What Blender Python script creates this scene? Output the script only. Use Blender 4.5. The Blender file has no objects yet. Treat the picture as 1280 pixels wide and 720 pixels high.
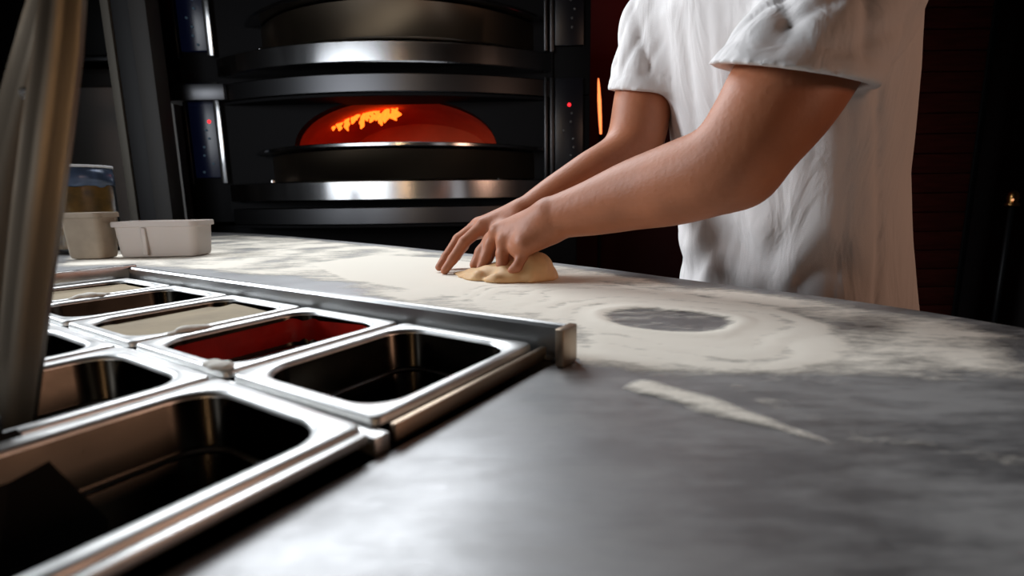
import bpy, bmesh, math, random
import numpy as np
from mathutils import Vector, Matrix, noise
random.seed(7)
PI = math.pi
C = bpy.context.scene.collection
S = bpy.context.scene
# ------------------------------------------------------------------ camera
FPX = 643.0
PITCH, ROLL, YAW = math.radians(10.04), math.radians(-.87), math.radians(32.8)
CZ = 1.0315                 # camera height, counter top at 0.90
TZ = 0.90
FWD = Vector((0, math.cos(PITCH), -math.sin(PITCH)))
_r0 = Vector((1, 0, 0)); _u0 = _r0.cross(FWD)
RIGHT = _r0*math.cos(ROLL) + _u0*math.sin(ROLL)
UP = -_r0*math.sin(ROLL) + _u0*math.cos(ROLL)
cd = bpy.data.cameras.new('camera'); cam = bpy.data.objects.new('camera', cd); C.objects.link(cam)
m = Matrix((RIGHT, UP, -FWD)).transposed().to_4x4(); m.translation = (0, 0, CZ)
cam.matrix_world = m
cd.sensor_width = 36; cd.lens = FPX/1280*36; cd.clip_start = .02
cd.dof.use_dof = True; cd.dof.focus_distance = .84; cd.dof.aperture_fstop = 5.0
S.camera = cam
# ------------------------------------------------------------------ world, exposure, lamps
w = bpy.data.worlds.new('world'); S.world = w; w.use_nodes = True
w.node_tree.nodes['Background'].inputs[0].default_value = (.6, .7, .9, 1)
w.node_tree.nodes['Background'].inputs[1].default_value = .0
S.view_settings.view_transform = 'Standard'; S.view_settings.look = 'None'
S.view_settings.exposure = 0.0; S.view_settings.gamma = 1; S.view_settings.use_curve_mapping = False
def area(name, loc, target, sx, sy, power, col, spread=180):
    d = bpy.data.lights.new(name, 'AREA'); d.shape = 'RECTANGLE'; d.size = sx; d.size_y = sy
    d.energy = power; d.color = col; d.spread = math.radians(spread)
    o = bpy.data.objects.new(name, d); C.objects.link(o); o.location = loc
    o.rotation_euler = (Vector(target)-Vector(loc)).to_track_quat('-Z', 'Y').to_euler()
    return o
area('key_light', (-.75, 1.95, CZ+1.30), (.0, .55, TZ), 1.35, .65, 17, (.92, .96, 1.0), 130)
area('side_light', (-2.3, 1.25, CZ+.95), (.4, .85, TZ+.25), .6, .6, 9.2, (.88, .94, 1.0), 70)
area('front_lamp', (-2.0, -.55, CZ+.60), (-.75, 2.4, CZ+.25), 2.0, 1.6, 4.2, (.90, .95, 1.0), 42)
area('warm_lamp', (-.62, -1.7, CZ+.70), (-.45, 2.4, CZ+.2), .07, 1.3, .5, (1.0, .62, .32), 50)
area('warm_light', (2.2, -.5, CZ+.55), (.5, .85, 1.1), .5, .5, 1.8, (1.0, .58, .40), 80)
# ------------------------------------------------------------------ helpers
def P(x, y, Y):             # a point of the place seen at pixel x, y, standing at distance Y
    d = FWD + RIGHT*((x-640)/FPX) - UP*((y-360)/FPX)
    v = d*(Y/d.y); return Vector((v.x, v.y, v.z+CZ))
W = .15; LP = .171
_c, _s = math.cos(YAW), math.sin(YAW)
def T(u, v, z=0):           # pan-well coordinates (metres) to the world
    a, b = u-1.34*W, v+1.17*W
    return Vector((_c*a+_s*b, -_s*a+_c*b, z))
def rgb(c): return (c[0], c[1], c[2], 1)
def mat(name, col, rough=.5, metal=0., bump=0., bscale=40., vary=0., vscale=8., emit=None, estr=0., sss=0., stretch=(1,1,1), rvary=0., spec=.5, trans=0., ior=1.45, coat=0., edge=None):
    M = bpy.data.materials.new(name); M.use_nodes = True
    nt = M.node_tree; b = nt.nodes['Principled BSDF']
    b.inputs['Base Color'].default_value = rgb(col); b.inputs['Roughness'].default_value = rough
    b.inputs['Metallic'].default_value = metal; b.inputs['Specular IOR Level'].default_value = spec
    b.inputs['Transmission Weight'].default_value = trans; b.inputs['IOR'].default_value = ior
    b.inputs['Coat Weight'].default_value = coat
    if edge: b.inputs['Specular Tint'].default_value = rgb(edge)
    tc = nt.nodes.new('ShaderNodeTexCoord'); mp = nt.nodes.new('ShaderNodeMapping')
    mp.inputs['Scale'].default_value = stretch; nt.links.new(tc.outputs['Object'], mp.inputs[0])
    if vary or rvary:
        n = nt.nodes.new('ShaderNodeTexNoise'); n.inputs['Scale'].default_value = vscale; n.inputs['Detail'].default_value = 6
        nt.links.new(mp.outputs[0], n.inputs[0])
        if vary:
            r = nt.nodes.new('ShaderNodeValToRGB')
            r.color_ramp.elements[0].position = .3; r.color_ramp.elements[1].position = .7
            r.color_ramp.elements[0].color = rgb([c*(1-vary) for c in col]); r.color_ramp.elements[1].color = rgb([min(1, c*(1+vary)) for c in col])
            nt.links.new(n.outputs[0], r.inputs[0]); nt.links.new(r.outputs[0], b.inputs['Base Color'])
        if rvary:
            q = nt.nodes.new('ShaderNodeMapRange'); q.inputs[3].default_value = rough-rvary; q.inputs[4].default_value = rough+rvary
            q.inputs[1].default_value = .3; q.inputs[2].default_value = .7
            nt.links.new(n.outputs[0], q.inputs[0]); nt.links.new(q.outputs[0], b.inputs['Roughness'])
    if bump:
        n2 = nt.nodes.new('ShaderNodeTexNoise'); n2.inputs['Scale'].default_value = bscale; n2.inputs['Detail'].default_value = 4
        nt.links.new(mp.outputs[0], n2.inputs[0])
        bp = nt.nodes.new('ShaderNodeBump'); bp.inputs['Strength'].default_value = bump; bp.inputs['Distance'].default_value = .002
        nt.links.new(n2.outputs[0], bp.inputs['Height']); nt.links.new(bp.outputs[0], b.inputs['Normal'])
    if emit:
        b.inputs['Emission Color'].default_value = rgb(emit); b.inputs['Emission Strength'].default_value = estr
    if sss:
        b.inputs['Subsurface Weight'].default_value = sss; b.inputs['Subsurface Radius'].default_value = (.012, .005, .003); b.inputs['Subsurface Scale'].default_value = .6
    return M
def tag(o, label=None, cat=None, group=None, kind=None):
    if label: o['label'] = label
    if cat: o['category'] = cat
    if group: o['group'] = group
    if kind: o['kind'] = kind
    return o
def thing(name, loc, label, cat, group=None, rz=0):
    o = bpy.data.objects.new(name, None); C.objects.link(o); o.location = loc; o.rotation_euler = (0, 0, rz)
    o.empty_display_size = .05
    bpy.context.view_layer.update()
    return tag(o, label, cat, group)
def mesh(name, verts, faces, material, parent=None, smooth=True, autos=None):
    """verts in world coordinates; kept so under a parent"""
    me = bpy.data.meshes.new(name); me.from_pydata([tuple(v) for v in verts], [], faces); me.validate()
    bm = bmesh.new(); bm.from_mesh(me); bmesh.ops.recalc_face_normals(bm, faces=bm.faces); bm.to_mesh(me); bm.free()
    return obj(name, me, material, parent, smooth, autos)
def obj(name, me, material, parent=None, smooth=True, autos=None):
    if isinstance(me, bmesh.types.BMesh):
        bm = me; me = bpy.data.meshes.new(name); bmesh.ops.recalc_face_normals(bm, faces=bm.faces); bm.to_mesh(me); bm.free()
    o = bpy.data.objects.new(name, me); C.objects.link(o)
    if material: me.materials.append(material)
    if parent:
        o.parent = parent; 
        mi = parent.matrix_basis if parent.parent is None else parent.parent.matrix_basis @ parent.matrix_basis
        me.transform(mi.inverted())
    if smooth:
        me.polygons.foreach_set('use_smooth', [True]*len(me.polygons))
        if autos:
            bm = bmesh.new(); bm.from_mesh(me); a = math.radians(autos)
            for e in bm.edges:
                if len(e.link_faces) == 2 and e.calc_face_angle(0) > a: e.smooth = False
            bm.to_mesh(me); bm.free()
    return o
def box_bm(bm, lo, hi, X=None, bevel=0):
    r = bmesh.ops.create_cube(bm, size=1)
    for v in r['verts']:
        v.co = Vector(((lo[i]+hi[i])/2 + v.co[i]*(hi[i]-lo[i]) for i in range(3)))
        if X: v.co = X(v.co)
    if bevel:
        es = list({e for v in r['verts'] for e in v.link_edges})
        bmesh.ops.bevel(bm, geom=es, offset=bevel, segments=2, affect='EDGES', profile=.5)
    return bm
def box(name, lo, hi, material, parent=None, X=None, bevel=0):
    bm = bmesh.new(); box_bm(bm, lo, hi, X, bevel); return obj(name, bm, material, parent, True, 35)
def loft(rings, cap0=True, cap1=True):
    n = len(rings[0]); vs = [p for r in rings for p in r]; fs = []
    for i in range(len(rings)-1):
        for j in range(n):
            k = (j+1) % n; fs.append((i*n+j, i*n+k, (i+1)*n+k, (i+1)*n+j))
    if cap0: fs.append(tuple(range(n)))
    if cap1: fs.append(tuple(range((len(rings)-1)*n, len(rings)*n)))
    return vs, fs
def lathe(prof, c, n=40):
    return loft([[Vector((c[0]+r*math.cos(2*PI*j/n), c[1]+r*math.sin(2*PI*j/n), c[2]+z)) for j in range(n)] for r, z in prof])
def tube(pts, rad, n=10):
    rings = []
    pts = [Vector(p) for p in pts]
    for i, p in enumerate(pts):
        d = (pts[min(i+1, len(pts)-1)]-pts[max(i-1, 0)]).normalized()
        a = d.orthogonal().normalized() if i == 0 else (a0 - d*a0.dot(d)).normalized()
        a0 = a; b = d.cross(a); r = rad[i] if isinstance(rad, (list, tuple)) else rad
        rings.append([p + a*r*math.cos(2*PI*j/n) + b*r*math.sin(2*PI*j/n) for j in range(n)])
    return loft(rings)
def rrect(x0, x1, y0, y1, r, n=8):
    pts = []
    for cx, cy, a0 in ((x1-r, y1-r, 0), (x0+r, y1-r, PI/2), (x0+r, y0+r, PI), (x1-r, y0+r, 1.5*PI)):
        for i in range(n+1):
            a = a0 + i/n*PI/2; pts.append((cx+r*math.cos(a), cy+r*math.sin(a)))
    return pts
# ---- signed-distance fields meshed by surface nets, for the body, cloth and dough
class Field:
    def __init__(s, xs, ys, zs):
        s.ax = [np.asarray(a, float) for a in (xs, ys, zs)]
        s.F = np.full([len(a) for a in s.ax], .2)
    def grid(s, lo, hi):
        sl = tuple(slice(max(0, np.searchsorted(a, l)-1), np.searchsorted(a, h)+1) for a, l, h in zip(s.ax, lo, hi))
        return sl, [a[q] for a, q in zip(s.ax, sl)]
    def put(s, fn, lo, hi, k=.01, mode='add'):
        m = .03+k
        sl, (x, y, z) = s.grid([l-m for l in lo], [h+m for h in hi])
        X, Y, Z = x[:, None, None], y[None, :, None], z[None, None, :]
        d = fn(X, Y, Z); A = s.F[sl]
        if mode == 'add':
            h = np.clip(.5+.5*(A-d)/k, 0, 1); s.F[sl] = A*(1-h)+d*h-k*h*(1-h)
        elif mode == 'sub':
            d = -d; h = np.clip(.5-.5*(A-d)/k, 0, 1); s.F[sl] = A*(1-h)+d*h+k*h*(1-h)
        elif mode == 'and':
            s.F[sl] = np.maximum(A, d)
        else: s.F[sl] = A+d
    def cap(s, a, b, ra, rb=None, k=.01, mode='add'):
        rb = ra if rb is None else rb; a = Vector(a); b = Vector(b); ba = b-a; L2 = max(ba.dot(ba), 1e-9); R = max(ra, rb)
        def fn(X, Y, Z):
            h = np.clip(((X-a.x)*ba.x+(Y-a.y)*ba.y+(Z-a.z)*ba.z)/L2, 0, 1)
            return np.sqrt((X-a.x-h*ba.x)**2+(Y-a.y-h*ba.y)**2+(Z-a.z-h*ba.z)**2)-(ra+(rb-ra)*h)
        s.put(fn, [min(a[i], b[i])-R for i in range(3)], [max(a[i], b[i])+R for i in range(3)], k, mode)
    def chain(s, pts, rs, k=.006, k0=None):
        for i in range(len(pts)-1): s.cap(pts[i], pts[i+1], rs[i], rs[i+1], (k0 if (i == 0 and k0) else k))
    def ell(s, c, ax, rot=0, k=.01, mode='add'):
        c = Vector(c); ca, sa = math.cos(rot), math.sin(rot); R = max(ax); mn = min(ax)
        def fn(X, Y, Z):
            u = ((X-c.x)*ca+(Y-c.y)*sa)/ax[0]; v = (-(X-c.x)*sa+(Y-c.y)*ca)/ax[1]; w_ = (Z-c.z)/ax[2]
            r = np.sqrt(u*u+v*v+w_*w_); g = np.sqrt((u/ax[0])**2+(v/ax[1])**2+(w_/ax[2])**2)+1e-6
            return r*(r-1)/g
        s.put(fn, [c[i]-R for i in range(3)], [c[i]+R for i in range(3)], k, mode)
    def mesh(s):
        F = s.F; I = F < 0; nx, ny, nz = F.shape
        cnt = np.zeros((nx-1, ny-1, nz-1), np.int8)
        for a in (0, 1):
            for b in (0, 1):
                for c in (0, 1): cnt += I[a:nx-1+a, b:ny-1+b, c:nz-1+c]
        act = (cnt > 0) & (cnt < 8); ii, jj, kk = np.nonzero(act)
        idx = np.full(act.shape, -1, np.int64); idx[ii, jj, kk] = np.arange(len(ii))
        acc = np.zeros((len(ii), 3)); num = np.zeros(len(ii))
        ax = s.ax
        for d in range(3):
            for p in (0, 1):
                for q in (0, 1):
                    o0 = [0, 0, 0]; oth = [e for e in range(3) if e != d]; o0[oth[0]] = p; o0[oth[1]] = q
                    o1 = list(o0); o1[d] = 1
                    A = F[ii+o0[0], jj+o0[1], kk+o0[2]]; B = F[ii+o1[0], jj+o1[1], kk+o1[2]]
                    mk = (A < 0) != (B < 0); t = np.where(mk, A/np.where(mk, A-B, 1), 0)
                    pos = np.stack([ax[0][ii+o0[0]], ax[1][jj+o0[1]], ax[2][kk+o0[2]]], 1)
                    pd = np.stack([ax[0][ii+o1[0]], ax[1][jj+o1[1]], ax[2][kk+o1[2]]], 1)
                    acc += np.where(mk[:, None], pos+(pd-pos)*t[:, None], 0); num += mk
        V = acc/num[:, None]; faces = []
        for d in range(3):
            sl0 = [slice(1, -1)]*3; sl1 = [slice(1, -1)]*3
            sl0[d] = slice(0, -1); sl1[d] = slice(1, None)
            cr = I[tuple(sl0)] != I[tuple(sl1)]; i, j, k = np.nonzero(cr)
            off = [1, 1, 1]; off[d] = 0; i, j, k = i+off[0], j+off[1], k+off[2]
            e = [q for q in range(3) if q != d]
            def cell(a, b):
                o = [0, 0, 0]; o[e[0]] = -a; o[e[1]] = -b; return idx[i+o[0], j+o[1], k+o[2]]
            q = np.stack([cell(0, 0), cell(1, 0), cell(1, 1), cell(0, 1)], 1)
            flip = I[i, j, k] ^ (d == 1); q[~flip] = q[~flip][:, ::-1]; faces.append(q)
        return V, np.concatenate(faces)
def net(name, field, material, parent=None, relax=2):
    V, Q = field.mesh()
    for _ in range(relax):
        E_ = np.concatenate([Q[:, [0, 1]], Q[:, [1, 2]], Q[:, [2, 3]], Q[:, [3, 0]]]); A = np.zeros_like(V); n = np.zeros(len(V))
        np.add.at(A, E_[:, 0], V[E_[:, 1]]); np.add.at(A, E_[:, 1], V[E_[:, 0]]); np.add.at(n, E_[:, 0], 1); np.add.at(n, E_[:, 1], 1)
        V = V*.5+A/n[:, None]*.5
    me = bpy.data.meshes.new(name); me.from_pydata(V.tolist(), [], Q.tolist()); me.update()
    bm = bmesh.new(); bm.from_mesh(me); bmesh.ops.recalc_face_normals(bm, faces=bm.faces); bm.to_mesh(me); bm.free()
    return obj(name, me, material, parent)
def axis(*segs):            # (start, end, step), ...
    out = []
    for a, b, h in segs: out += list(np.arange(a, b-1e-9, h))
    out.append(segs[-1][1]); return np.array(out)
# ------------------------------------------------------------------ materials
steel = mat('polished_steel', (.62, .62, .61), .22, 1, bump=.03, bscale=300, rvary=.06, vscale=30)
steel_rim = mat('pan_steel', (.70, .70, .69), .42, 1, rvary=.07, vscale=40)
pan_inside = mat('shade_dark_pan_interior', (.032, .028, .023), .24, 1, edge=(.06, .05, .045), rvary=.06, vscale=30)  # near-black colour paints the shade inside the deep pans into the steel
dark_steel = mat('dark_steel', (.10, .10, .105), .35, 1, rvary=.08, vscale=6)
black_metal = mat('black_metal', (.012, .012, .013), .5, .2)
black_plastic = mat('black_plastic', (.012, .011, .01), .45)
skin = mat('skin', (.40, .145, .068), .54, bump=.25, bscale=160, vary=.10, vscale=22, sss=.12)
cotton = mat('white_cotton', (.74, .71, .70), .9, bump=.25, bscale=900, vary=.03, vscale=5, spec=.15)
nt = cotton.node_tree; pr = nt.nodes['Principled BSDF']; old = pr.inputs['Normal'].links[0].from_node
n3 = nt.nodes.new('ShaderNodeTexNoise'); n3.inputs['Scale'].default_value = 13; n3.inputs['Detail'].default_value = 3; n3.inputs['Distortion'].default_value = .6
mp3 = nt.nodes.new('ShaderNodeMapping'); mp3.inputs['Scale'].default_value = (1.6, 1.6, .45); mp3.inputs['Rotation'].default_value = (.25, -.3, 0)
tc3 = nt.nodes.new('ShaderNodeTexCoord'); nt.links.new(tc3.outputs['Object'], mp3.inputs[0]); nt.links.new(mp3.outputs[0], n3.inputs[0])
b3 = nt.nodes.new('ShaderNodeBump'); b3.inputs['Strength'].default_value = .6; b3.inputs['Distance'].default_value = .012
nt.links.new(n3.outputs[0], b3.inputs['Height']); nt.links.new(old.outputs[0], b3.inputs['Normal']); nt.links.new(b3.outputs[0], pr.inputs['Normal'])
denim = mat('black_trouser_cloth', (.02, .02, .024), .9, bump=.2, bscale=600)
hairm = mat('dark_hair', (.03, .018, .012), .6, bump=.8, bscale=90, stretch=(1, 1, .2))
doughm = mat('dough', (.66, .41, .20), .55, bump=.3, bscale=60, vary=.12, vscale=25, sss=.15)
# ------------------------------------------------------------------ room
RX0, RX1, RY0, RY1, RZ = -3.4, 3.2, -2.4, 4.2, 3.0
wallm = mat('dark_wall_paint', (.03, .026, .026), .8, bump=.2, bscale=60, vary=.2, vscale=3)
redwall = mat('oxblood_wall_paint', (.06, .006, .005), .7, bump=.2, bscale=50, vary=.15, vscale=2)
floorm = mat('dark_floor_tile', (.05, .045, .042), .45, bump=.1, bscale=30, vary=.2, vscale=4)
tag(box('floor', (RX0, RY0, -.1), (RX1, RY1, 0), floorm), kind='structure')
tag(box('ceiling', (RX0, RY0, RZ), (RX1, RY1, RZ+.1), wallm), kind='structure')
tag(box('wall_back', (RX0, RY1, 0), (RX1, RY1+.1, RZ), redwall), kind='structure')
tag(box('wall_front', (RX0, RY0-.1, 0), (RX1, RY0, RZ), wallm), kind='structure')
tag(box('wall_left', (RX0-.1, RY0, 0), (RX0, RY1, RZ), wallm), kind='structure')
tag(box('wall_right', (RX1, RY0, 0), (RX1+.1, RY1, RZ), wallm), kind='structure')
# ------------------------------------------------------------------ counter
def top_material():
    M = bpy.data.materials.new('worn_steel_counter'); M.use_nodes = True; nt = M.node_tree; b = nt.nodes['Principled BSDF']
    N = nt.nodes.new; L = nt.links.new
    tc = N('ShaderNodeTexCoord')
    def noi(scale, stretch, rz=0, det=6, rough=.6):
        mp = N('ShaderNodeMapping'); mp.inputs['Scale'].default_value = stretch; mp.inputs['Rotation'].default_value = (0, 0, rz)
        L(tc.outputs['Object'], mp.inputs[0]); n = N('ShaderNodeTexNoise'); n.inputs['Scale'].default_value = scale
        n.inputs['Detail'].default_value = det; n.inputs['Roughness'].default_value = rough; L(mp.outputs[0], n.inputs[0]); return n.outputs[0]
    def rng(x, a, b_, c=0., d=1.):
        q = N('ShaderNodeMapRange'); q.inputs[1].default_value = a; q.inputs[2].default_value = b_; q.inputs[3].default_value = c; q.inputs[4].default_value = d; L(x, q.inputs[0]); return q.outputs[0]
    def mul(x, y):
        q = N('ShaderNodeMath'); q.operation = 'MULTIPLY'; L(x, q.inputs[0]); L(y, q.inputs[1]); return q.outputs[0]
    def add(x, y, a, b_):
        q = N('ShaderNodeMath'); q.operation = 'MULTIPLY_ADD'; L(x, q.inputs[0]); q.inputs[1].default_value = a
        r = N('ShaderNodeMath'); r.operation = 'MULTIPLY'; L(y, r.inputs[0]); r.inputs[1].default_value = b_; L(r.outputs[0], q.inputs[2]); return q.outputs[0]
    smear = noi(5.5, (1, 2.4, 1), math.radians(38), 9, .68)              # wiped flour film
    streak = noi(26, (1, 5, 1), math.radians(32), 8, .7)
    film = rng(add(smear, streak, .68, .32), .45, .60)
    blot = noi(5, (1, 1, 1), 0, 8, .65)
    mix = N('ShaderNodeMixShader'); dif = N('ShaderNodeBsdfDiffuse'); dif.inputs[0].default_value = (.50, .49, .48, 1)
    b.inputs['Base Color'].default_value = (.33, .33, .335, 1); b.inputs['Metallic'].default_value = .95
    L(rng(blot, .32, .68, .38, .60), b.inputs['Roughness'])
    L(rng(film, 0, 1, .01, .40), mix.inputs[0]); L(b.outputs[0], mix.inputs[1]); L(dif.outputs[0], mix.inputs[2])
    L(mix.outputs[0], nt.nodes['Material Output'].inputs[0])
    bp = N('ShaderNodeBump'); bp.inputs['Strength'].default_value = .06; bp.inputs['Distance'].default_value = .002
    L(noi(60, (1, 12, 1), math.radians(20)), bp.inputs['Height']); L(bp.outputs[0], b.inputs['Normal'])
    return M
topm = top_material()
back = [(-2.6, 2.33), (-1.77, 2.325), (-1.34, 2.29), (-.99, 2.06), (-.66, 1.76), (-.377, 1.50), (-.192, 1.31), (.02, 1.10), (.175, .925), (.275, .79), (.375, .675), (.446, .575), (.495, .473), (.535, .36), (.56, .22), (.57, .0), (.57, -.45), (-2.6, -.45)]
def smooth_poly(pts, it=2, keep=3):
    n = len(pts)
    for _ in range(it):
        out = []
        for i in range(len(pts)):
            p, q = pts[i], pts[(i+1) % len(pts)]
            if math.dist(p, q) > .8: out += [p, q] if not out or out[-1] != p else [q]; continue
            out += [(p[0]*.75+q[0]*.25, p[1]*.75+q[1]*.25), (p[0]*.25+q[0]*.75, p[1]*.25+q[1]*.75)]
        pts = out
    res = []
    for p in pts:
        if not res or math.dist(p, res[-1]) > 1e-4: res.append(p)
    if math.dist(res[0], res[-1]) < 1e-4: res.pop()
    return res
outer = smooth_poly(back)
HU0, HU1, HV0, HV1 = -5.12*W, .060*W, -1.24*W, 1.215*W
hole = [T(u, v)[:2] for u, v in ((HU0, HV0), (HU1-.006, HV0), (HU1+.006, HV1), (HU0, HV1))]
counter = thing('prep_counter', (-.8, .8, 0), 'long stainless steel worktop with curved far edge, dusted with flour', 'counter')
bm = bmesh.new()
def loop(pts, z):
    vs = [bm.verts.new((p[0], p[1], z)) for p in pts]; return vs, [bm.edges.new((vs[i], vs[(i+1) % len(vs)])) for i in range(len(vs))]
v1, e1 = loop(outer, TZ); v2, e2 = loop(hole, TZ)
bmesh.ops.triangle_fill(bm, use_beauty=True, use_dissolve=False, edges=e1+e2)
bmesh.ops.dissolve_degenerate(bm, dist=1e-5, edges=bm.edges)
ex = bmesh.ops.extrude_face_region(bm, geom=bm.faces[:])
bmesh.ops.translate(bm, verts=[g for g in ex['geom'] if isinstance(g, bmesh.types.BMVert)], vec=(0, 0, -.035))
obj('worktop', bm, topm, counter, True, 30)
# cabinet under the top (ring of panels following the outline, inset) and the pan well
bm = bmesh.new()
cx, cy = -.8, .7
ins = []
for p in outer:
    d = Vector((cx-p[0], cy-p[1])).normalized()*.10; ins.append((p[0]+d.x, p[1]+d.y))
vs, fs = loft([[Vector((p[0], p[1], z)) for p in ins] for z in (.0, TZ-.036)], True, False)
mesh('cabinet_body', vs, fs, dark_steel, counter, True, 30)
bm = bmesh.new()
d_ = -.17
wl = [(HU0-.01, HV0-.01), (HU1+.012, HV0-.01), (HU1+.012, HV1+.01), (HU0-.01, HV1+.01)]
vs, fs = loft([[T(u, v, TZ+z) for u, v in wl] for z in (-.0355, d_)], False, True)
mesh('pan_well', vs, fs, black_metal, counter, False)
# ------------------------------------------------------------------ pan frame
ZR = CZ-.78*W              # height of the pan rims
frame = thing('pan_frame', T(-2.5*W, 0, TZ), 'raised stainless steel frame holding the two rows of topping pans', 'frame')
X = lambda co: T(co.x, co.y, co.z)
warm_steel = mat('brown_tinted_frame_steel', (.36, .28, .21), .38, 1)  # brown tint paints a warm reflection into the side bar's steel
rail_steel = mat('darkened_rail_steel', (.26, .26, .26), .34, 1)  # darker base colour stands in for the rail's dark reflection
box('side_bar', (-.018*W, HV0-.004, ZR-.008), (.020*W, -.050*W, ZR-.0025), steel_rim, frame, X, .0012)
box('side_bar', (.006*W, .060*W, ZR-.0135), (.040*W, HV1-.004, ZR-.003), warm_steel, frame, X, .0012)
box('side_bar', (-5.14*W, HV0, ZR-.012), (-5.06*W, HV1+.01, CZ-.0985), steel, frame, X, .0015)
box('divider_bar', (-5.06*W, -.035*W, ZR-.016), (.035*W, .035*W, ZR-.0055), steel_rim, frame, X, .001)
# rear rail: a raised channel, bright top edge, sloping inner face
zt = CZ-.1010
sec = [(1.165*W, ZR-.010), (1.195*W, ZR-.010), (1.202*W, zt-.0035), (1.215*W, zt-.0008), (1.235*W, zt), (1.25*W, zt-.001), (1.25*W, TZ+.0005), (1.155*W, TZ+.0005), (1.155*W, ZR-.012)]
rings = [[T(u, v, z) for v, z in sec] for u in np.linspace(-5.14*W, .135*W, 12)]
vs, fs = loft(rings); mesh('rear_rail', vs, fs, rail_steel, frame, True, 25)
box('end_block', (.135*W, 1.10*W, TZ+.0005), (.185*W, 1.262*W, zt+.0005), warm_steel, frame, X, .0012)
box('front_rail', (-5.14*W, -1.235*W, ZR-.012), (.03*W, -1.19*W, ZR-.002), steel, frame, X, .0012)
for u in (-.9, -2.9, -4.6):
    box('foot', (u*W, 1.16*W, TZ), (u*W+.01, 1.2*W, TZ+.0006), steel, frame, X)
# ------------------------------------------------------------------ pans
def pan(name, ku, row, label, depth=.115, fill=None):
    u0, u1 = (ku+.022)*W, (ku+.978)*W
    v0, v1 = (.028*W, 1.15*W) if row == 0 else (-1.17*W, -.028*W)
    root = thing(name, T((u0+u1)/2, (v0+v1)/2, ZR-depth), label, 'pan', 'steel topping pans in the counter well')
    spec = [(0, .006, -.0052), (.0004, .006, -.0012), (.0014, .006, 0), (.0085, .026, .0), (.0105, .026, -.0012), (.0118, .026, -.004),
            (.0135, .025, -.034), (.0142, .025, -.0355), (.0178, .024, -.0362), (.0190, .023, -.0380), (.024, .022, -depth+.012), (.031, .018, -depth+.002), (.038, .012, -depth)]
    rings = []
    for ins_, r, z in spec:
        rings.append([T(a, b, ZR+z) for a, b in rrect(u0+ins_, u1-ins_, v0+ins_, v1-ins_, r)])
    vs, fs = loft(rings, False, True)
    # outer skin
    n = len(rings[0]); base = len(vs)
    o2 = []
    for ins_, r, z in ((.0015, .006, -.0052), (.010, .026, -.0045), (.0128, .025, -.06), (.0188, .023, -.066), (.03, .018, -depth-.0008), (.037, .012, -depth-.001)):
        o2.append([T(a, b, ZR+z) for a, b in rrect(u0+ins_, u1-ins_, v0+ins_, v1-ins_, r)])
    v2, f2 = loft(o2, False, True)
    fs += [tuple(i+base for i in f) for f in f2]; vs += v2
    fs += [(j, (j+1) % n, base+(j+1) % n, base+j) for j in range(n)]
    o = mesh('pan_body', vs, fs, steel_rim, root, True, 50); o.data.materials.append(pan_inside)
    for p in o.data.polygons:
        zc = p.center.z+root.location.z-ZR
        if zc < -.006 and not (-.0362 < zc < -.0352): p.material_index = 1  # shade-dark walls; the ledge stays pale as a painted highlight
    return (u0, u1, v0, v1)
names = [
 (0, -1, 'empty dark steel pan beside the frame end block, right end of the far row'),
 (0, -2, 'steel pan of red tomato sauce in the far row'),
 (0, -3, 'steel pan holding pale tan filling, next to the red sauce pan'),
 (0, -4, 'empty dark pan between the tan filling pan and the farthest pan'),
 (0, -5, 'farthest topping pan with beige filling, by the corner of the frame'),
 (1, -1, 'largest looking empty steel pan at the bottom left, nearest the camera'),
 (1, -2, 'empty steel pan with brown reflections that the tongs stand in'),
 (1, -3, 'black looking empty pan in the near row, just right of the tongs'),
 (1, -4, 'near row pan mostly hidden behind the tongs, left of the black looking one'),
 (1, -5, 'near row pan at the far left end of the frame'),
]
cell = {}
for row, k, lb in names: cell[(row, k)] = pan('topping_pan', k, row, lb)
def filling(name, key, dep, material, label, cat, film=0, amp=.002):
    u0, u1, v0, v1 = cell[key]; ins_ = .0142 if dep < .06 else .0235
    n = 30; rings = []
    if film:  # sauce red up the walls, standing in for its reflection in the steel
        for z, i_ in ((-film, .0126), (-.031, .0134)):
            rings.append([T(a, b, ZR+z+.006*noise.noise(Vector((a*60, b*60, z*9)))) for a, b in rrect(u0+i_, u1-i_, v0+i_, v1-i_, .025)])
        fv, ff = loft(rings, False, False); rings = []
    for t in (1, .9, .75, .55, .35, .15, .03):
        hu, hv = (u1-u0)/2-ins_, (v1-v0)/2-ins_; cu, cv = (u0+u1)/2, (v0+v1)/2
        rr = []
        for a, b in rrect(-hu, hu, -hv, hv, .022):
            a, b = cu+a*t, cv+b*t
            rr.append(T(a, b, ZR-dep+amp*noise.noise(Vector((a*45, b*45, 3)))*(1.2-t*.2)))
        rings.append(rr)
    vs, fs = loft(rings, False, True)
    if film: fs += [tuple(i+len(vs) for i in q) for q in ff]; vs += fv
    o = mesh(name, vs, fs, material, None, True)
    return tag(o, label, cat, kind='stuff')
saucem = mat('tomato_sauce', (.34, .012, .006), .30, bump=.4, bscale=70, vary=.3, vscale=25)
creamm = mat('pale_filling', (.36, .28, .17), .7, bump=.5, bscale=70, vary=.12, vscale=20)
filling('tomato_sauce', (0, -2), .050, saucem, 'red tomato sauce in the far row pan, its red reflection painted up the walls', 'sauce', film=.007, amp=.003)
filling('tan_filling', (0, -3), .007, creamm, 'pale tan filling in the pan behind the red sauce', 'filling', amp=.004)
filling('beige_filling', (0, -5), .006, creamm, 'beige filling in the farthest pan by the frame corner', 'filling', amp=.004)
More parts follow.
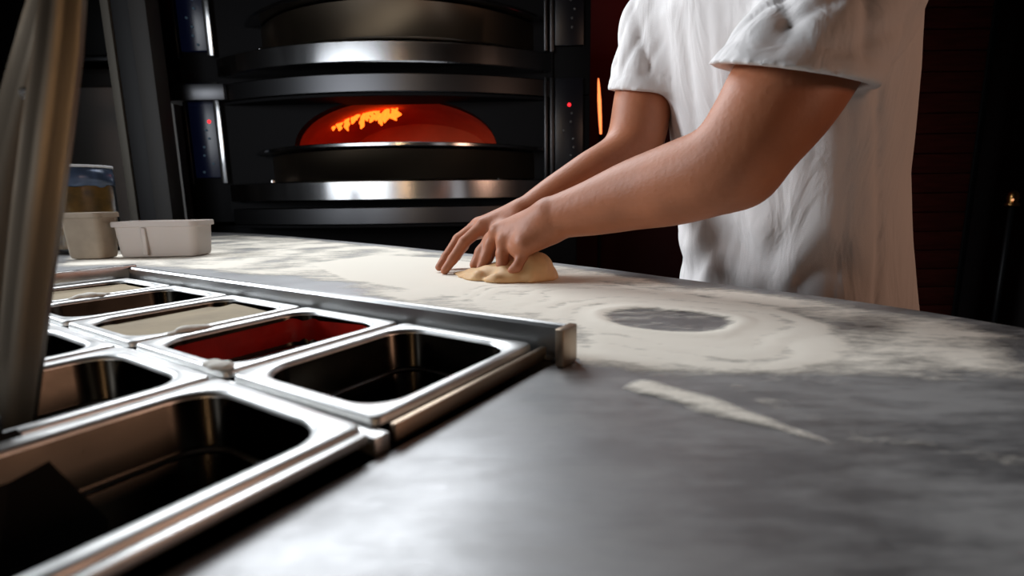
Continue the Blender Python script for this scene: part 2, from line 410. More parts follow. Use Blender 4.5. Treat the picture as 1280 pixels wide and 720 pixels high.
# ------------------------------------------------------------------ flour
flourm = bpy.data.materials.new('loose_flour'); flourm.use_nodes = True
nt = flourm.node_tree; N = nt.nodes.new; L = nt.links.new
b = nt.nodes['Principled BSDF']; b.inputs['Base Color'].default_value = (.86, .80, .70, 1); b.inputs['Roughness'].default_value = .95; b.inputs['Specular IOR Level'].default_value = .1
at_ = N('ShaderNodeAttribute'); at_.attribute_name = 'cover'
tc = N('ShaderNodeTexCoord')
def fn(scale, st, rz, det=8, ro=.65):
    mp = N('ShaderNodeMapping'); mp.inputs['Scale'].default_value = st; mp.inputs['Rotation'].default_value = (0, 0, rz); L(tc.outputs['Object'], mp.inputs[0])
    n = N('ShaderNodeTexNoise'); n.inputs['Scale'].default_value = scale; n.inputs['Detail'].default_value = det; n.inputs['Roughness'].default_value = ro; L(mp.outputs[0], n.inputs[0]); return n.outputs[0]
def mth(op, x, y):
    q = N('ShaderNodeMath'); q.operation = op
    for i, t in enumerate((x, y)):
        if isinstance(t, (int, float)): q.inputs[i].default_value = t
        else: L(t, q.inputs[i])
    return q.outputs[0]
nn = mth('ADD', mth('MULTIPLY', fn(16, (1, 3.5, 1), math.radians(35)), .6), mth('MULTIPLY', fn(70, (1, 2, 1), math.radians(35)), .4))
cov = mth('SUBTRACT', mth('ADD', mth('MULTIPLY', at_.outputs['Fac'], 1.35), mth('MULTIPLY', nn, 1.6)), 1.30)
mr = N('ShaderNodeMapRange'); mr.inputs[1].default_value = 0; mr.inputs[2].default_value = .55; L(cov, mr.inputs[0])
ms = N('ShaderNodeMixShader'); tr = N('ShaderNodeBsdfTransparent'); L(mr.outputs[0], ms.inputs[0]); L(tr.outputs[0], ms.inputs[1]); L(b.outputs[0], ms.inputs[2])
L(ms.outputs[0], nt.nodes['Material Output'].inputs[0])
bp = N('ShaderNodeBump'); bp.inputs['Strength'].default_value = .5; bp.inputs['Distance'].default_value = .002; L(nn, bp.inputs['Height']); L(bp.outputs[0], b.inputs['Normal'])
def G(x, y):                # a point of the counter top
    d = FWD + RIGHT*((x-640)/FPX) - UP*((y-360)/FPX); v = d*((TZ-CZ)/d.z); return (v.x, v.y)
def seg(x, y, a, b_):
    ax, ay = a; bx, by = b_; L2 = (bx-ax)**2+(by-ay)**2; h = np.clip(((x-ax)*(bx-ax)+(y-ay)*(by-ay))/L2, 0, 1)
    return np.hypot(x-ax-h*(bx-ax), y-ay-h*(by-ay)), h
def in_poly(x, y, poly):
    ins_ = np.zeros(x.shape, bool); dist_ = np.full(x.shape, 9.)
    for i in range(len(poly)):
        (ax, ay), (bx, by) = poly[i], poly[(i+1) % len(poly)]
        c_ = ((ay > y) != (by > y)) & (x < (bx-ax)*(y-ay)/(by-ay+1e-12)+ax); ins_ ^= c_
        dist_ = np.minimum(dist_, seg(x, y, poly[i], poly[(i+1) % len(poly)])[0])
    return np.where(ins_, dist_, -dist_)
gx = np.arange(-1.75, .56, .004); gy = np.arange(.20, 2.3, .004)
GX, GY = np.meshgrid(gx, gy, indexing='ij')
main = [G(*p) for p in ((425, 352), (520, 366), (600, 382), (712, 404), (725, 448), (800, 462), (900, 472), (1000, 474), (1060, 462), (1085, 436), (1060, 408), (985, 385), (900, 372), (800, 357), (700, 343), (640, 335), (560, 322), (470, 318), (380, 330))]
dd = in_poly(GX, GY, main)
cover = np.clip(.5+dd/.05, 0, 1)*1.0
soft = [G(*p) for p in ((60, 333), (180, 333), (330, 345), (425, 356), (720, 460), (900, 480), (1060, 478), (1276, 470), (1279, 424), (1140, 392), (1000, 370), (845, 353), (690, 328), (545, 315), (400, 300), (300, 294), (120, 300))]
ds = in_poly(GX, GY, soft); cover = np.maximum(cover, np.clip(.5+ds/.06, 0, 1)*.68)
def nz(X_, Y_, s, seed=0):
    return np.array([noise.fractal(Vector((a*s, b_*s, seed)), 1., 2., 4) for a, b_ in zip(X_.ravel(), Y_.ravel())]).reshape(X_.shape)
sub = nz(GX[::3, ::3], GY[::3, ::3], 9)
sub = np.kron(sub, np.ones((3, 3)))[:GX.shape[0], :GX.shape[1]]
k_ = np.ones(5)/5
for a_ in (0, 1): sub = np.apply_along_axis(lambda r: np.convolve(r, k_, 'same'), a_, sub)
# bare wiped oval, with swept rings round it
c0 = G(828, 400); Ux = Vector((G(905, 404)[0]-G(750, 392)[0], G(905, 404)[1]-G(750, 392)[1])); hl = Ux.length/2; Ux.normalize()
dx, dy = GX-c0[0], GY-c0[1]; uu = (dx*Ux.x+dy*Ux.y)/hl; vv = (-dx*Ux.y+dy*Ux.x)/.052
re = np.sqrt(uu**2+vv**2)*(1+.22*np.clip(sub, -1, 1))
cover *= np.clip((re-.70)/.45, .36, 1)
ringd = .5+.5*np.cos(re*11+sub*1.5)
cover -= np.where((re > 1.3) & (re < 5), .26*ringd*np.clip(dd/.03, 0, 1), 0)
cover += sub*.35*np.clip(1-dd/.05, 0, 1)
height = .0004+.0016*np.clip(cover-.45, 0, 1)*np.clip(dd/.02, 0, 1)+.0016*np.exp(-((re-1.15)/.18)**2)+.0006*np.abs(sub)
# the streak of flour in front
d1, h1 = seg(GX, GY, G(806, 484), G(880, 505)); d2, h2 = seg(GX, GY, G(880, 505), G(1040, 556))
w1 = .011*(1+.5*np.clip(sub, -1, 1)); w2 = .010*(1-.8*h2)*(1+.8*np.clip(sub, -1, 1))+1e-4
rid = np.maximum(np.clip(1.3-d1/(w1*1.5), 0, 1)*.8, np.clip(1.3-d2/(w2*1.6), 0, 1)*(.74-.2*h2))
cover = np.maximum(cover, rid); height += .0015*rid
for a_, b_, wd, st in (((700, 470), (770, 452), .01, .4), ((960, 492), (1060, 500), .012, .36), ((1080, 548), (1270, 575), .018, .33), ((1050, 520), (1270, 520), .02, .30), ((880, 470), (1010, 520), .02, .34)):
    q_, _h = seg(GX, GY, G(*a_), G(*b_)); cover = np.maximum(cover, np.clip(1.3-q_/wd, 0, 1)*st)
lift = in_poly(GX, GY, [tuple(p) for p in outer]) > .004
wellp = [T(u, v)[:2] for u, v in ((HU0-.004, HV0-.02), (HU1+.012, HV0-.02), (.195*W, 1.27*W), (HU0-.004, 1.27*W))]
lift &= in_poly(GX, GY, wellp) < 0
keep = lift & (cover > .10)
idx = np.full(GX.shape, -1); nk = int(keep.sum()); idx[keep] = np.arange(nk)
fc = keep[:-1, :-1] & keep[1:, :-1] & keep[1:, 1:] & keep[:-1, 1:]
fi, fj = np.nonzero(fc)
faces = np.stack([idx[fi, fj], idx[fi+1, fj], idx[fi+1, fj+1], idx[fi, fj+1]], 1)
me = bpy.data.meshes.new('flour'); me.from_pydata(np.stack([GX[keep], GY[keep], TZ+height[keep]], 1).tolist(), [], faces.tolist()); me.update()
a_ = me.attributes.new('cover', 'FLOAT', 'POINT'); a_.data.foreach_set('value', np.clip(cover[keep], 0, 1).astype(np.float32))
tag(obj('flour', me, flourm), 'loose white flour spread and swept over the steel worktop', 'flour', kind='stuff')
crumbm = mat('flour_clump', (.80, .77, .70), .9, bump=.6, bscale=200, vary=.05)
def clump(c, ax, rot, label):
    ax *= .8
    c = Vector(c); f = Field(axis((c.x-.05, c.x+.05, .0016)), axis((c.y-.05, c.y+.05, .0016)), axis((c.z-.004, c.z+.016, .0016)))
    for i in range(16):
        t = random.uniform(-1, 1); q = c+Vector((math.cos(rot), math.sin(rot), 0))*ax*t+Vector((random.uniform(-.002, .002), random.uniform(-.002, .002), 0))
        r = .0030*(1.1-abs(t))*random.uniform(.6, 1.3)+.0012; f.ell((q.x+random.uniform(-.003, .003), q.y+random.uniform(-.003, .003), c.z+r*.3), (r*1.7, r*1.3, r*.75), random.random()*3, .003)
    f.put(lambda X, Y, Z: (c.z+.0004)-Z+0*X+0*Y, (c.x-.05, c.y-.05, c.z-.004), (c.x+.05, c.y+.05, c.z+.016), .001, 'and')
    tag(net('flour_clump', f, crumbm, relax=1), label, 'flour clump', 'spilled flour clumps on the pan rims')
clump(T(-1.12*W, .055*W, ZR), .016, -YAW, 'white flour clump on the near corner of the red sauce pan')
clump(T(-1.985*W, .35*W, ZR), .022, PI/2-YAW, 'white flour clump on the rim between tan filling and red sauce')
clump(T(-3.985*W, .50*W, ZR), .028, PI/2-YAW, 'long white flour clump on the rim of the farthest pan')
# ------------------------------------------------------------------ dough
f = Field(axis((-.14, .11, .0022)), axis((.72, .96, .0022)), axis((TZ-.006, TZ+.07, .0022)))
def D(x, y, Y, ax, rot=0, k=.012): f.ell(P(x, y, Y), ax, rot, k)
D(640, 345, .83, (.045, .040, .026)); D(668, 338, .815, (.032, .034, .030)); D(610, 345, .84, (.034, .035, .016)); D(588, 346, .86, (.026, .028, .011))
D(683, 348, .82, (.018, .028, .015)); D(600, 349, .82, (.025, .018, .010)); D(575, 346, .89, (.020, .02, .008)); D(630, 350, .79, (.03, .014, .012)); D(655, 350, .79, (.022, .014, .016))
for q in range(26):
    a_ = random.uniform(0, 6.28); r_ = random.uniform(.02, .06); c_ = P(636, 346, .83)+Vector((r_*1.15*math.cos(a_)-.006, r_*.75*math.sin(a_), 0)); c_.z = TZ+random.uniform(.0, .022)*(1-r_/.065)
    g_ = random.uniform(.005, .012); f.ell(c_, (g_*1.5, g_, g_*.8), a_, .005)
f.put(lambda X, Y, Z: .0022*np.sin(X*170+Y*60)*np.sin(Y*150-Z*90+X*50)+0*Z, (-.14, .72, TZ-.006), (.11, .96, TZ+.07), .01, 'disp')
f.put(lambda X, Y, Z: (TZ+.0012)-Z+0*X+0*Y, (-.14, .72, TZ-.006), (.11, .96, TZ+.07), .001, 'and')
tag(net('pizza_dough', f, doughm, relax=2), 'soft lump of yellowish dough being kneaded under both hands', 'dough')
# ------------------------------------------------------------------ person
person = thing('person', (.52, .90, 0), 'person in a white short sleeved t-shirt leaning over the counter, kneading dough with both hands', 'person')
Ls, Le, Lw = P(1052, 12, .70), P(910, 208, .640), P(692, 272, .80)
Rs, Re, Rw = P(822, 35, 1.00), P(792, 190, .955), P(655, 271, .89)
E1 = Vector((.38, -.925, 0)); E2 = Vector((-.925, -.38, 0))         # across the shoulders, facing
f = Field(axis((-.16, .10, .0024), (.10, .62, .006), (.62, .86, .012)), axis((.50, .74, .006), (.74, .98, .0024), (.98, 1.24, .008)),
          axis((.01, TZ-.02, .014), (TZ-.02, TZ+.13, .0024), (TZ+.13, 1.38, .006), (1.38, 1.80, .006)))
# legs, trunk, neck
hipc = Vector((.50, .92, .86))
for s_ in (-1, 1):
    hp = hipc+E1*.095*s_; kn = hp+Vector((-.02, .0, -.42)); kn.x += .0; an = kn+Vector((.03, .01, -.38))
    f.chain([hp, kn, an], [.082, .058, .04], .03); f.cap(an+Vector((0, 0, -.02)), an+E2*.15+Vector((0, 0, -.045)), .034, .026, .02)
f.cap(hipc-E1*.05, hipc+E1*.05, .085, .085, .03)
for t in range(5):
    q = t/4; c_ = hipc.lerp(Vector((.39, .835, 1.30)), q); wd = .060+.015*q; f.cap(c_-E1*wd, c_+E1*wd, .082, .082, .03)
neck = Vector((.385, .83, 1.45)); f.cap(neck, neck+E2*.035+Vector((0, 0, .09)), .060, .055, .03)
f.cap(Ls, neck, .042, .05, .02); f.cap(Rs, neck, .05, .055, .03)
hc = neck+E2*.075+Vector((0, 0, .185))
f.ell(hc+Vector((0, 0, .03)), (.098, .078, .105), math.atan2(E2.y, E2.x), .03)
f.ell(hc+E2*.035-Vector((0, 0, .06)), (.062, .058, .062), math.atan2(E2.y, E2.x), .03)
f.cap(hc+E2*.092+Vector((0, 0, .02)), hc+E2*.118-Vector((0, 0, .022)), .009, .014, .012)      # nose
f.cap(hc+E2*.09+E1*.022-Vector((0, 0, .058)), hc+E2*.09-E1*.022-Vector((0, 0, .058)), .008, .008, .008)
f.cap(hc+E2*.088+E1*.038+Vector((0, 0, .035)), hc+E2*.088-E1*.038+Vector((0, 0, .035)), .010, .010, .012)
for s_ in (-1, 1):
    f.ell(hc+E1*.082*s_-E2*.002, (.020, .010, .030), math.atan2(E2.y, E2.x), .006)
    f.ell(hc+E2*.094+E1*.032*s_+Vector((0, 0, .016)), (.013, .012, .008), 0, .008, 'sub')
# arms
def spline(ctrl, sub=6):
    pts, rs = [], []
    for i in range(len(ctrl)-1):
        q = [ctrl[max(i-1, 0)], ctrl[i], ctrl[i+1], ctrl[min(i+2, len(ctrl)-1)]]
        for t in [k/sub for k in range(sub)]+([1.] if i == len(ctrl)-2 else []):
            c_ = [.5*(2*q[1][k]+(q[2][k]-q[0][k])*t+(2*q[0][k]-5*q[1][k]+4*q[2][k]-q[3][k])*t*t+(3*q[1][k]-q[0][k]-3*q[2][k]+q[3][k])*t**3) for k in range(4)]
            pts.append(Vector(c_[:3])); rs.append(c_[3])
    return pts, rs
def arm(ct): f.chain(*spline([(*P(a, b, Y), r) for a, b, Y, r in ct]), .006)
arm([(692, 272, .80, .0300), (740, 260, .77, .0385), (795, 243, .735, .0475), (851, 228, .69, .0525), (910, 204, .645, .0530), (955, 152, .635, .0590), (990, 100, .655, .0660), (1052, 12, .70, .0640)])
f.cap(P(925, 214, .645), P(932, 222, .648), .036, .030, .03)
arm([(655, 272, .89, .0280), (690, 249, .905, .0335), (737, 222, .925, .0415), (788, 188, .955, .0480), (805, 120, .975, .0510), (822, 35, 1.0, .055)])
# near (left) hand
kI, kM, kR, kP = P(626, 287, .868), P(621, 290, .848), P(630, 302, .826), P(645, 311, .808)
for kn_, r_ in ((kI, .0125), (kM, .0125), (kR, .0125), (kP, .0115)): f.cap(Lw+Vector((-.008, 0, 0)), kn_, .0225, r_, .014)
f.cap(P(688, 288, .80), P(657, 305, .795), .0220, .0185, .014)
f.cap(P(672, 285, .83), P(645, 298, .845), .0210, .0150, .012)
for kn_ in (kM, kR): f.ell(kn_+Vector((.002, -.002, .004)), (.0125, .0115, .011), 0, .004)
def finger(pts, r): f.chain(pts, r, .0035, .006)
finger([kM, P(613, 306, .85), P(607, 323, .848), P(600, 337, .845)], [.0115, .0098, .0086, .0072])
finger([kI, P(619, 303, .872), P(611, 322, .873), P(606, 334, .87)], [.0115, .0096, .0084, .007])
finger([kR, P(628, 318, .820), P(628, 330, .816), P(627, 338, .815)], [.0120, .0108, .0098, .0090])
finger([kP, P(652, 322, .795), P(646, 334, .788), P(640, 338, .788)], [.0108, .0094, .0082, .0072])
f.chain([P(672, 285, .84), P(653, 303, .872), P(637, 320, .882), P(627, 332, .884)], [.018, .0130, .0110, .009], .006, .012)
# far (right) hand
jI, jM, jR, jP = P(604, 282, .898), P(598, 281, .920), P(592, 286, .942), P(588, 294, .958)
for kn_, r_ in ((jI, .0130), (jM, .0125), (jR, .012), (jP, .011)): f.cap(Rw+Vector((-.006, 0, 0)), kn_, .0220, r_, .014)
f.cap(P(640, 285, .885), P(615, 296, .90), .018, .014, .012)
finger([jI, P(580, 303, .892), P(566, 324, .886), P(556, 338, .882)], [.0122, .0102, .0090, .0076])
finger([jM, P(573, 299, .922), P(558, 321, .915), P(549, 334, .910)], [.0118, .0100, .0088, .0074])
finger([jR, P(574, 303, .950), P(562, 321, .946), P(555, 330, .942)], [.011, .0094, .0082, .007])
finger([jP, P(580, 308, .965), P(571, 321, .962), P(566, 327, .958)], [.010, .0084, .0074, .0066])
f.chain([P(636, 284, .880), P(614, 300, .868), P(602, 315, .862), P(593, 331, .860)], [.0165, .0125, .0105, .0085], .006, .012)
# tendons and veins on the near hand and forearm
for kn_ in (kM, kR, kP): f.cap(Lw.lerp(kn_, .35)+Vector((0, -.004, .014)), kn_+Vector((0, 0, .006)), .0055, .006, .007)
body = net('body', f, skin, person, relax=2)
# t-shirt
f = Field(axis((.05, .85, .0048)), axis((.46, 1.22, .0048)), axis((.62, 1.52, .0048)))
secs = [(.62, .512, .925, .20, .165), (.78, .504, .92, .195, .158), (.92, .488, .912, .188, .146), (1.06, .460, .895, .178, .138), (1.20, .434, .875, .186, .140), (1.32, .405, .855, .190, .136), (1.40, .395, .84, .165, .115), (1.46, .39, .835, .11, .08), (1.52, .38, .83, .05, .05)]
zz = [q[0] for q in secs]
def torso(X, Y, Z):
    cx_, cy_, a_, b_ = (np.interp(Z, zz, [q[i] for q in secs]) for i in (1, 2, 3, 4))
    u = (X-cx_)*E1.x+(Y-cy_)*E1.y; v = (X-cx_)*E2.x+(Y-cy_)*E2.y
    n_ = 2.5; r = (np.abs(u/a_)**n_+np.abs(v/b_)**n_)**(1/n_)
    th = np.arctan2(v/b_, u/a_)
    env = np.clip((1.42-Z)/.2, 0, 1)
    d = (r-1)*b_*.95
    # folds hanging down the chest, wider drapes at the side and back
    chest = np.clip(np.sin(th)*1.5-.45, 0, 1); cr = lambda x: (1-np.abs(np.sin(x)))**2
    up = np.clip((Z-1.0)/.3, .35, 1.3)
    wv = (cr(th*7+.8*np.sin(Z*7)+Z*2)*.012+cr(th*12.5+Z*4+1.3+.5*np.sin(Z*13))*.006-.006)*up
    seam = .0032*np.exp(-((th-.28-.5*(1.15-Z)**2*2+.10*np.sin(Z*8))/.036)**2)*np.clip((1.22-Z)/.05, 0, 1)
    side = np.sin(th*3+Z*9+.6)*.0018+np.sin(u*20-Z*22)*.0012
    low = .0060*np.sin(Z*55+th*4+2*np.sin(th*7))*np.exp(-((Z-.93)/.06)**2)*chest
    return d+(wv*chest*np.clip((1.45-Z)*3, .3, 1)+side*(1-chest*.6)+low+seam)*env
f.put(torso, (.06, .47, .60), (.84, 1.21, 1.50), .03)
def crease(x): return (1-np.abs(np.sin(x)))**2
def sleeve(S_, E_, ce, side, r0, r1, k=.03, ph=0.):
    ce = Vector(ce); ax = (E_-S_).normalized(); ux = (RIGHT-ax*RIGHT.dot(ax)).normalized(); vx = ax.cross(ux)
    Ln = (ce-S_).dot(ax); n_ = Vector(side).cross(ce-Vector((0, 0, CZ))).normalized()
    if n_.dot(ax) < 0: n_ = -n_
    n_ = (n_+ax*.10).normalized()
    def core(X, Y, Z):
        px, py, pz = X-S_.x, Y-S_.y, Z-S_.z
        h = px*ax.x+py*ax.y+pz*ax.z; a = px*ux.x+py*ux.y+pz*ux.z; b_ = px*vx.x+py*vx.y+pz*vx.z
        th = np.arctan2(b_, a); hq = np.clip(h/Ln, -.2, 1.3)
        cut = (X-ce.x)*n_.x+(Y-ce.y)*n_.y+(Z-ce.z)*n_.z
        calm = np.clip(-cut/.045, .10, 1)
        fold = (crease(th*3+hq*2.4+ph)*.010+crease(th*4.5-hq*3.1+ph*2)*.006-.005)*calm
        return h, np.sqrt(a*a+b_*b_), fold, cut, (r0+(r1-r0)*np.clip(hq, 0, 1.3)), np.minimum(h, 0)
    def fn(X, Y, Z):
        h, rad, fold, cut, r_, neg = core(X, Y, Z)
        hem = .0014*np.clip((cut+.024)/.003, 0, 1)-.0022*np.exp(-((cut+.024)/.0035)**2)
        return np.maximum(np.sqrt(rad**2+neg**2)-r_+fold-hem, cut)
    def hollow(X, Y, Z):
        h, rad, fold, cut, r_, neg = core(X, Y, Z)
        return np.maximum(rad-r_+.0135+np.abs(fold)*.6, -(cut+.045))
    R = max(r0, r1)+.05; lo = [min(S_[i], ce[i])-R for i in range(3)]; hi = [max(S_[i], ce[i])+R for i in range(3)]
    f.put(fn, lo, hi, k); return hollow, lo, hi
hollows = [sleeve(Ls, P(955, 152, .635), P(996, 98, .660), RIGHT-UP*.10, .080, .090, .03, .4),
           sleeve(Rs, Re, P(808, 117, .975), RIGHT-UP*.08, .062, .066, .03, 2.)]
# yoke from sleeve to neck
f.cap(Ls, Vector((.40, .84, 1.43)), .074, .07, .03); f.cap(Rs, Vector((.40, .84, 1.43)), .058, .07, .03)
for h in hollows:
    lo, hi = h[1], h[2]
    f.put(h[0], [a-.02 for a in lo], [a+.02 for a in hi], .003, 'sub')
# collar opening and hem
f.cap(neck-E2*.0+Vector((0, 0, -.01)), neck+Vector((-.05, -.02, .12)), .068, .09, .008, 'sub')
f.put(lambda X, Y, Z: .70-Z+0*X+0*Y, (.06, .47, .6), (.84, 1.21, 1.5), .001, 'and')
shirt = net('t_shirt', f, cotton, person, relax=3)
# trousers, shoes, hair
f = Field(axis((.3, .85, .01)), axis((.6, 1.2, .01)), axis((.05, .95, .01)))
for s_ in (-1, 1):
    hp = hipc+E1*.095*s_; kn = hp+Vector((-.02, .0, -.42)); an = kn+Vector((.03, .01, -.36))
    f.chain([hp, kn, an], [.098, .076, .066], .03)
f.cap(hipc-E1*.05, hipc+E1*.05, .108, .108, .04)
f.put(lambda X, Y, Z: Z-.87+0*X+0*Y, (.3, .6, .05), (.85, 1.2, .95), .001, 'and')
net('trousers', f, denim, person)
for s_ in (-1, 1):
    an = hipc+E1*.095*s_+Vector((.01, .01, -.80)); f = Field(axis((an.x-.3, an.x+.12, .008)), axis((an.y-.2, an.y+.15, .008)), axis((0, .16, .008)))
    f.cap(an+Vector((0, 0, -.02))-E2*.03, an+E2*.17+Vector((0, 0, -.040)), .050, .040, .02); f.cap(an, an+Vector((0, 0, .04)), .05, .05, .02)
    f.put(lambda X, Y, Z: .004-Z+0*X+0*Y, (an.x-.3, an.y-.2, 0), (an.x+.12, an.y+.15, .16), .001, 'and')
    net('shoe', f, black_plastic, person)
f = Field(axis((hc.x-.16, hc.x+.16, .006)), axis((hc.y-.16, hc.y+.16, .006)), axis((hc.z-.12, hc.z+.18, .006)))
f.ell(hc+Vector((0, 0, .04))-E2*.006, (.110, .088, .112), math.atan2(E2.y, E2.x), .01)
f.ell(hc+E2*.12-Vector((0, 0, .055)), (.11, .13, .13), 0, .02, 'sub')
f.put(lambda X, Y, Z: (hc.z-.07)-Z+0*X+0*Y, (hc.x-.16, hc.y-.16, hc.z-.12), (hc.x+.16, hc.y+.16, hc.z+.18), .001, 'and')
net('hair', f, hairm, person)
# ------------------------------------------------------------------ oven
OY = 2.66
oven = thing('pizza_oven', (-.63, OY+.5, 0), 'large stacked stainless steel deck oven with round fronted hearths and a glowing red mouth', 'oven')
def px(x, Y=OY): return P(x, 240, Y).x
def pz(y, Y=OY, x=490): return P(x, y, Y).z
XL, XR = px(287), px(691); XC = (XL+XR)/2; OL, OR = px(240), px(737)
oven_steel = mat('oven_steel', (.46, .46, .47), .19, 1, rvary=.05, vscale=5, stretch=(1, 1, .1), bump=.02, bscale=60)
oven_dull = mat('oven_dull_steel', (.085, .085, .09), .34, 1)
brass = mat('bronzed_steel', (.24, .19, .14), .30, 1)
oven_black = mat('oven_black_enamel', (.005, .005, .006), .7, .0, spec=.15)
def arc(xl, xr, s, n=40):
    c_, hw = (xl+xr)/2, (xr-xl)/2; R_ = (hw*hw+s*s)/(2*s); a0 = math.asin(min(1, hw/R_))
    return [(c_+R_*math.sin(-a0+2*a0*i/n), OY-(R_*math.cos(-a0+2*a0*i/n)-R_*math.cos(a0))) for i in range(n+1)]
def band(name, xl, xr, s0, s1, z0, z1, material, bev=.004, din=None):
    lo = arc(xl, xr, s0); hi = arc(xl, xr, s1)
    def cl(a, z): return [Vector((p[0], p[1], z)) for p in a]+[Vector((xr, OY+.04, z)), Vector((xl, OY+.04, z))]
    def sh(a, d): return [(XC+(p[0]-XC)*(1-d/.8), p[1]+d) for p in a]
    rings = [cl(sh(lo, bev), z0), cl(lo, z0+bev), cl(hi, z1-bev), cl(sh(hi, bev), z1)]
    vs, fs = loft(rings); return mesh(name, vs, fs, material, oven, True, 30)
DZ = pz(50, OY-.25)-pz(225, OY-.25)
zr = pz(250, OY-.27); ztop = pz(225, OY-.27)
mx0, mx1 = px(373), px(622); mouth_z = pz(186, OY-.05); mouth_t = pz(121, OY)
cavm = mat('oven_firebrick', (.55, .075, .02), .85, bump=.4, bscale=25, vary=.15, vscale=6)
flamem = mat('flame', (1, .2, .02), .5, emit=(1, .15, .012), estr=2.8)
glassm = mat('display_blue', (.01, .015, .04), .2, coat=.5)
backlit = mat('backlit_panel', (.004, .006, .02), .25, emit=(.02, .035, .16), estr=.025)
dimpanel = mat('dark_panel', (.010, .010, .014), .3)
redled = mat('red_led', (.3, .0, .0), .4, emit=(1, .02, .03), estr=2.2)
dimled = mat('dim_symbol', (.10, .16, .2), .4, emit=(.2, .4, .6), estr=.04)
greyled = mat('button_grey', (.20, .20, .20), .4, .5)
NA = 28
for dk in range(2):
    o_ = dk*DZ
    zb, zt_ = zr+o_, zr+o_+DZ
    # enamelled front with an arched mouth, hollow firebrick chamber behind it
    p0, p1 = mouth_z+o_, mouth_t+o_
    fz0, fz1 = zb-.055, zt_-.055
    cxm, hw, hh = (mx0+mx1)/2, (mx1-mx0)/2, p1-p0
    arch = [(cxm+hw*math.cos(PI*i/NA), p0+hh*math.sin(PI*i/NA)**.92) for i in range(NA+1)]
    outp = []
    for i, (ax_, az_) in enumerate(arch):
        a = PI*i/NA; dxn, dzn = math.cos(a), math.sin(a)
        t = min(((XR-cxm)/dxn if dxn > 1e-6 else (XL-cxm)/dxn if dxn < -1e-6 else 9e9), ((fz1-p0)/dzn if dzn > 1e-6 else 9e9))
        outp.append((cxm+dxn*t, p0+dzn*t))
    vs, fs = [], []
    for y_ in (OY, OY+.06):
        vs += [(a, y_, b) for a, b in arch]+[(a, y_, b) for a, b in outp]+[(XR, y_, fz0), (XL, y_, fz0)]
    n1 = NA+1; tot = 2*n1+2
    for i in range(NA):
        fs.append((i, i+1, n1+i+1, n1+i)); fs.append((tot+i, tot+i+1, tot+n1+i+1, tot+n1+i)); fs.append((i, i+1, tot+i+1, tot+i))
    fs.append((0, n1, 2*n1, 2*n1+1, 2*n1-1, NA)); fs.append(tuple(tot+q for q in (0, n1, 2*n1, 2*n1+1, 2*n1-1, NA))); fs.append((0, NA, tot+NA, tot))
    mesh('hearth_front', vs, fs, oven_black, oven, False)
    # chamber: a vaulted tunnel with a closed back
    rings = []
    for y_, sc in ((OY+.055, 1.0), (OY+.30, 1.06), (OY+.60, 1.04), (OY+.75, .9)):
        rings.append([Vector((cxm+(a-cxm)*sc, y_, p0-.004+(b-p0)*sc)) for a, b in arch])
    vs, fs = loft(rings, False, True)
    ch = mesh('chamber', vs, fs, cavm, oven, True, 50)
    # hearth lip plate, bronzed skirt, front ring and lower ring
    band('hearth_lip', px(325), px(684), .40, .40, p0-.020, p0-.003, oven_steel, .003)
    band('lip_skirt', px(345), px(668), .30, .36, ztop+o_+.003, p0-.026, brass, .003)
    band('front_ring', XL+.005, XR-.005, .26, .26, zb, ztop+o_, oven_steel, .005)
    band('lower_ring', XL+.01, XR-.01, .20, .20, zb-.115, zb-.032, oven_dull, .005)
    band('ring_shade_band', XL+.02, XR-.02, .19, .19, zb-.130, zb-.1155, oven_black, .002)  # added black band, blacks out the mouth's red spill under the ring
    for sx_ in (XL+.27, XR-.27):
        vs, fs = lathe([(.001, 0), (.014, 0), (.014, .012), (.009, .018), (.001, .018)], (sx_, OY-.10, ztop+o_), 14); mesh('bolt', vs, fs, oven_steel, oven, True, 30)
    # housing sides, control columns
    for side in (-1, 1):
        a, b = (OL, XL) if side < 0 else (XR, OR)
        hs_ = box('side_housing', (a, OY+.02, zb-.10), (b, OY+.9, zt_-.105), oven_black, oven, None, .004)
        z0_, z1_ = pz(222, OY, 270)+o_, pz(104, OY, 270)+o_
        pa, pb = (px(248), px(281)) if side < 0 else (px(694), px(728))
        cp = box('control_panel', (pa, OY-.004, z0_), (pb, OY+.03, z1_), (backlit if (side < 0) else dimpanel), oven, None, .003)
        tag(cp, 'blue glowing control panel' if (side < 0) else 'dark control panel')
        tx = (px(282), px(290)) if side < 0 else (px(680.5), px(684))
        box('bright_trim', (tx[0], OY-.03, z0_-.03), (tx[1], OY+.03, z1_+.0), oven_steel if side < 0 else oven_dull, oven, None, .003)
        tx = (px(243), px(246)) if side < 0 else (px(688), px(692))
        box('thin_trim', (tx[0], OY-.012, z0_-.03), (tx[1], OY+.03, z1_), oven_dull, oven, None, .002)
        mx_ = (pa+pb)/2
        hgt = z1_-z0_
        for q in range(7):
            zc = z1_-hgt*((.40 if side < 0 else .28)+.09*q); rr = .010 if q else .009
            m_ = redled if (q == 0 and dk == 0) else (dimled if side < 0 else greyled)
            xo = mx_+((.03 if side < 0 else 0.) if q == 0 else random.uniform(-.03, .03))
            bm = bmesh.new(); bmesh.ops.create_cone(bm, cap_ends=True, segments=14, radius1=rr*(1 if q == 0 else .6), radius2=rr*.5, depth=.006, matrix=Matrix.Translation((xo, OY-.007, zc)) @ Matrix.Rotation(PI/2, 4, 'X'))
            nm = obj('indicator_light' if q == 0 else 'button', bm, m_, None); nm.parent = cp; nm.data.transform((oven.matrix_basis @ cp.matrix_basis).inverted())
    # flange between decks
    box('flange', (OL-.06, OY-.05, zt_-.112), (px(300), OY+.6, zt_-.035), oven_dull, oven, None, .004)
